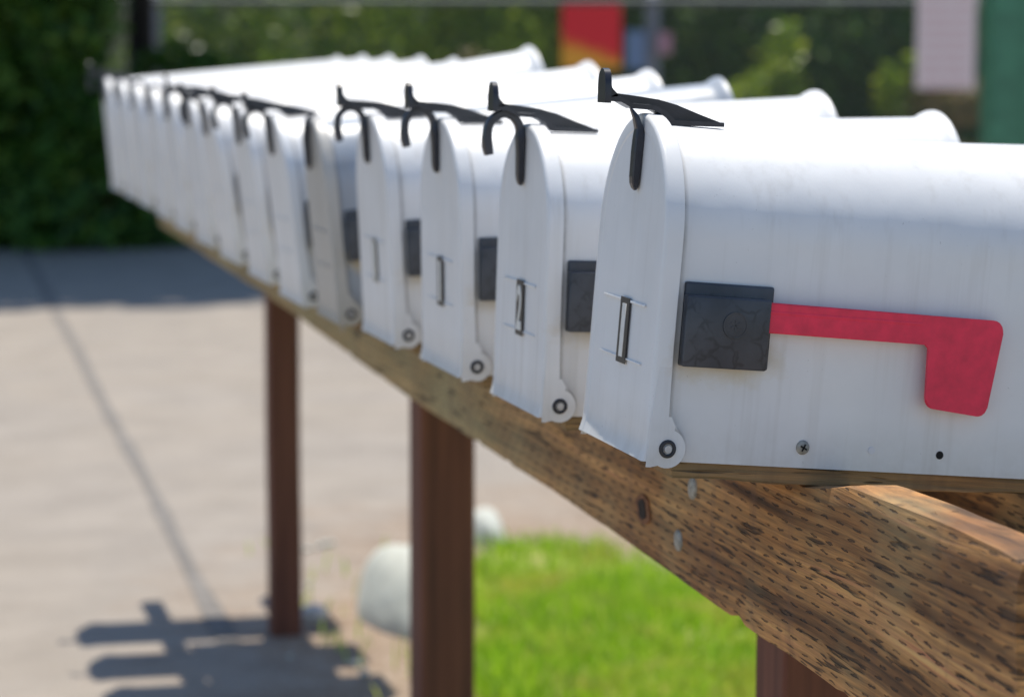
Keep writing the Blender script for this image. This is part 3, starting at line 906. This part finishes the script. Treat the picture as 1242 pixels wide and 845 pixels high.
def wire(a, b, r=.0034):
    a = Vector(a); b = Vector(b); d = (b - a).normalized(); n1 = Vector((0, 1, 0)); n2 = d.cross(n1)
    i = len(V)
    for p in (a, b):
        for k in range(3):
            an = k * 2.0944; V.append(tuple(p + n1 * r * math.cos(an) + n2 * r * math.sin(an)))
    for k in range(3): F.append((i + k, i + (k + 1) % 3, i + 3 + (k + 1) % 3, i + 3 + k))
x = -6.5
while x < 6.5 - FT:
    wire((x, .003, .04), (x + FT - .05, .003, FT - .01)); wire((x + FT - .05, -.003, .04), (x, -.003, FT - .01)); x += .072
me = bpy.data.meshes.new('wire_mesh'); me.from_pydata(V, [], F); link_mesh('wire_mesh', me, M_WIRE, fe)

# notices on the fence
def sign(name, s0, s1, z0, z1, mat, label, cat, d=FD - .05, th=.006):
    bm = bmesh.new(); add_box(bm, (0, 0, (z1 - z0) / 2), (s1 - s0, th, z1 - z0), .002)
    o = mk(name, bm, mat); o.location = W((s0 + s1) / 2, d, z0); o.rotation_euler = (0, 0, ROTZ)
    return tag(o, label, cat)
def sS(u): return (u - 621) / 3200 * FD
def sZ(v): return 1.33 - (v - 68) / 3200 * FD
def red_sign_mat():
    t = NT('red_orange_sign'); v = t.coords()
    sx = t.n('ShaderNodeSeparateXYZ'); t.l(v, sx.inputs[0])
    m = t.math('ADD', t.math('ADD', t.math('MULTIPLY', sx.outputs[2], -3.2), t.math('MULTIPLY', sx.outputs[0], -1.1)), t.math('MULTIPLY', t.noise(v, 4., 2), .5))
    t.col(t.ramp(m, [(0., (.58, .015, .02)), (.02, (.58, .015, .02))]))
    r = t.n('ShaderNodeMapRange'); r.inputs['From Min'].default_value = -.55; r.inputs['From Max'].default_value = .05; t.l(m, r.inputs[0])
    t.col(t.ramp(r.outputs[0], [(.25, (.80, .016, .03)), (.5, (.84, .15, .02)), (.8, (.9, .40, .035))])).set(Roughness=.45)
    return t.m
sign('red_sign', sS(681), sS(752), sZ(83), sZ(7), red_sign_mat(), 'red sign fading to orange at its lower corner, fixed on the fence', 'sign')
sign('blue_placard', sS(758), sS(781), sZ(84), sZ(38), plain('blue_placard_paint', (.16, .24, .40), .5, 20, .2), 'small blue placard beside the red sign on the fence', 'placard')
sign('pink_placard', sS(797), sS(813), sZ(66), sZ(40), plain('pink_placard_paint', (.40, .22, .28), .5, 20, .2), 'small dull pink placard right of the grey fence post', 'placard')
def notice_mat():
    t = NT('pinkish_notice'); v = t.coords(); sx = t.n('ShaderNodeSeparateXYZ'); t.l(v, sx.inputs[0])
    f = t.math('FRACT', t.math('MULTIPLY', sx.outputs[2], 10.))
    row = t.math('LESS_THAN', f, .42)
    gap = t.math('GREATER_THAN', t.noise(t.coords((30, 1, 2)), 1., 2), .42)
    e = t.math('LESS_THAN', t.math('ABSOLUTE', sx.outputs[0]), .21)
    t.col(t.mix(t.math('MULTIPLY', t.math('MULTIPLY', t.math('MULTIPLY', row, gap), e), .30), (.84, .70, .70), (.60, .18, .20))).set(Roughness=.5)
    return t.m
sign('notice_board', sS(1107), sS(1178), sZ(108), 1.93, notice_mat(), 'pale pinkish notice with faded lines of text near the green column', 'notice')

# green steel column, with a fluted face
bm = bmesh.new()
add_box(bm, (0, 0, 1.35), (.20, .20, 2.7), .012)
add_box(bm, (-.045, -.1025, 1.35), (.085, .008, 2.66), .003)
add_box(bm, (.075, -.1025, 1.35), (.040, .008, 2.66), .003)
o = mk('green_column', bm, plain('green_paint', (.055, .20, .115), .42, 14, .2))
o.location = W((1192 - 621) / 3200 * 12.6 + .10, 12.6); o.rotation_euler = (0, 0, ROTZ + R(6))
tag(o, 'green painted steel column standing beside the pinkish notice', 'column', None, 'thing')

# bushes beyond the fence
BUSH = [(-2.3, 25.2, 2.2, 3.0, M_MIDLEAF, 'tall green bush behind the fence beside the wide grey post'),
        (-.75, 25.0, 2.0, 3.3, M_LITLEAF, 'brighter green bush behind the fence between the wide post and the red sign'),
        (.8, 25.6, 2.0, 3.2, M_DARKLEAF, 'dark bush behind the red sign'),
        (2.1, 25.3, 2.1, 3.1, M_DARKLEAF, 'green bush behind the fence just right of the pink placard'),
        (3.5, 25.4, 2.3, 3.4, M_DARKLEAF, 'green bush behind the fence near the pinkish notice'),
        (5.2, 25.4, 2.4, 3.2, M_DARKLEAF, 'dark bush behind the fence beyond the green column')]
for k, (s, d, w, h_, m, lab) in enumerate(BUSH):
    shrub('garden_bush', s, d, w, h_, 9000, .06, m, lab, 'bush', 'bushes behind the fence', 50 + k)
for k, (u, d, w_, h_, lab) in enumerate(((925, 24.2, .8, 1.55, 'added clump in sunlit leaf colour at the fence right of the red sign'), (1088, 24.2, .5, 1.25, 'small added clump in sunlit leaf colour just before the pinkish notice'),
        (470, 24.4, 1.0, 1.9, 'added clump in sunlit leaf colour behind the fence above the middle mailboxes'), (598, 24.3, .9, 1.75, 'added clump in sunlit leaf colour behind the fence just before the red sign'))):
    shrub('sunlit_clump', (u - 621) / 3200 * d, d, w_, h_, 1500, .06, M_LITLEAF, lab, 'shrub', 'added clumps in sunlit leaf colour at the fence', 90 + k)  # added clumps whose bright leaf colour stands in for sunlit patches
shrub('dry_bush', 3.95, 24.1, .9, 1.15, 2500, .05, M_DRYLEAF, 'dry yellow-brown bush at the fence below the pinkish notice', 'bush', None, 71)
shrub('dry_bush', -.55, 24.0, 1.1, 1.30, 2500, .05, M_DRYLEAF, 'dry tan bush at the foot of the brighter green bush', 'bush', None, 72)
# wooded bank closing the view
bm = bmesh.new(); rg = []
for i in range(25):
    s = -40 + 80 * i / 24
    rg.append([tuple(W(s, d, z + (noise.noise(Vector((s * .2, d * .2, 0))) * .8 if z > 0 else 0))) for d, z in ((28, -.2), (31, 2.5), (35, 5), (42, 8), (60, 10))])
add_loft(bm, rg, closed=False)
tag(mk('hill', bm, plain('dark_undergrowth', (.030, .045, .018), .95, .8, .4), None, 60), kind='structure')  # dark vegetation colour with random mottling
bl = []
rnd = random.Random(4)
for k in range(90):
    d = rnd.uniform(28, 36); bl.append((W(rnd.uniform(-14, 14), d, max(.6, (d - 28) * .75 + rnd.uniform(0, 1.5))), (1.3, 1.1, 1.1)))
wd = leaves('far_wood', bl, 22000, .14, M_DARKLEAF, None, 5, .5)
tag(wd, 'dark wooded bank closing the view behind the bushes', 'wood', None, 'stuff')

# ------------------------------------------------------------------ camera and light
cam = bpy.data.cameras.new('camera'); co = bpy.data.objects.new('camera', cam); col.objects.link(co)
co.location = (0, 0, 1.33)
co.rotation_euler = (R(90) - math.atan(354.5 / 3200), 0, -TH)
cam.sensor_width = 36; cam.lens = 3200 / 1242 * 36
cam.clip_start = .05; cam.clip_end = 600
cam.dof.use_dof = True; cam.dof.focus_distance = 2.12; cam.dof.aperture_fstop = 6.0
scene.camera = co

EL = 72.; AZ = 17.      # sun height, and its bearing from the far end of the row
sun = bpy.data.lights.new('sun', 'SUN'); sun.energy = 4.6; sun.angle = R(.53); sun.color = (1, .94, .84)
so = bpy.data.objects.new('sun', sun); col.objects.link(so)
dv = Vector((math.sin(R(AZ)) * math.cos(R(EL)), math.cos(R(AZ)) * math.cos(R(EL)), math.sin(R(EL))))
so.rotation_euler = dv.to_track_quat('Z', 'Y').to_euler(); so.location = dv * 30
w = bpy.data.worlds.new('World'); scene.world = w; w.use_nodes = True
nt = w.node_tree; sk = nt.nodes.new('ShaderNodeTexSky'); sk.sky_type = 'NISHITA'; sk.sun_disc = False
sk.ozone_density = 4.5; sk.air_density = 1.1; sk.dust_density = .4; sk.sun_elevation = R(EL); sk.sun_rotation = R(AZ)
bg = nt.nodes['Background']; bg.inputs[1].default_value = .125; nt.links.new(sk.outputs[0], bg.inputs[0])
vs = scene.view_settings; vs.view_transform = 'Standard'; vs.look = 'None'; vs.exposure = .22; vs.gamma = 1
scene.cycles.max_bounces = 8
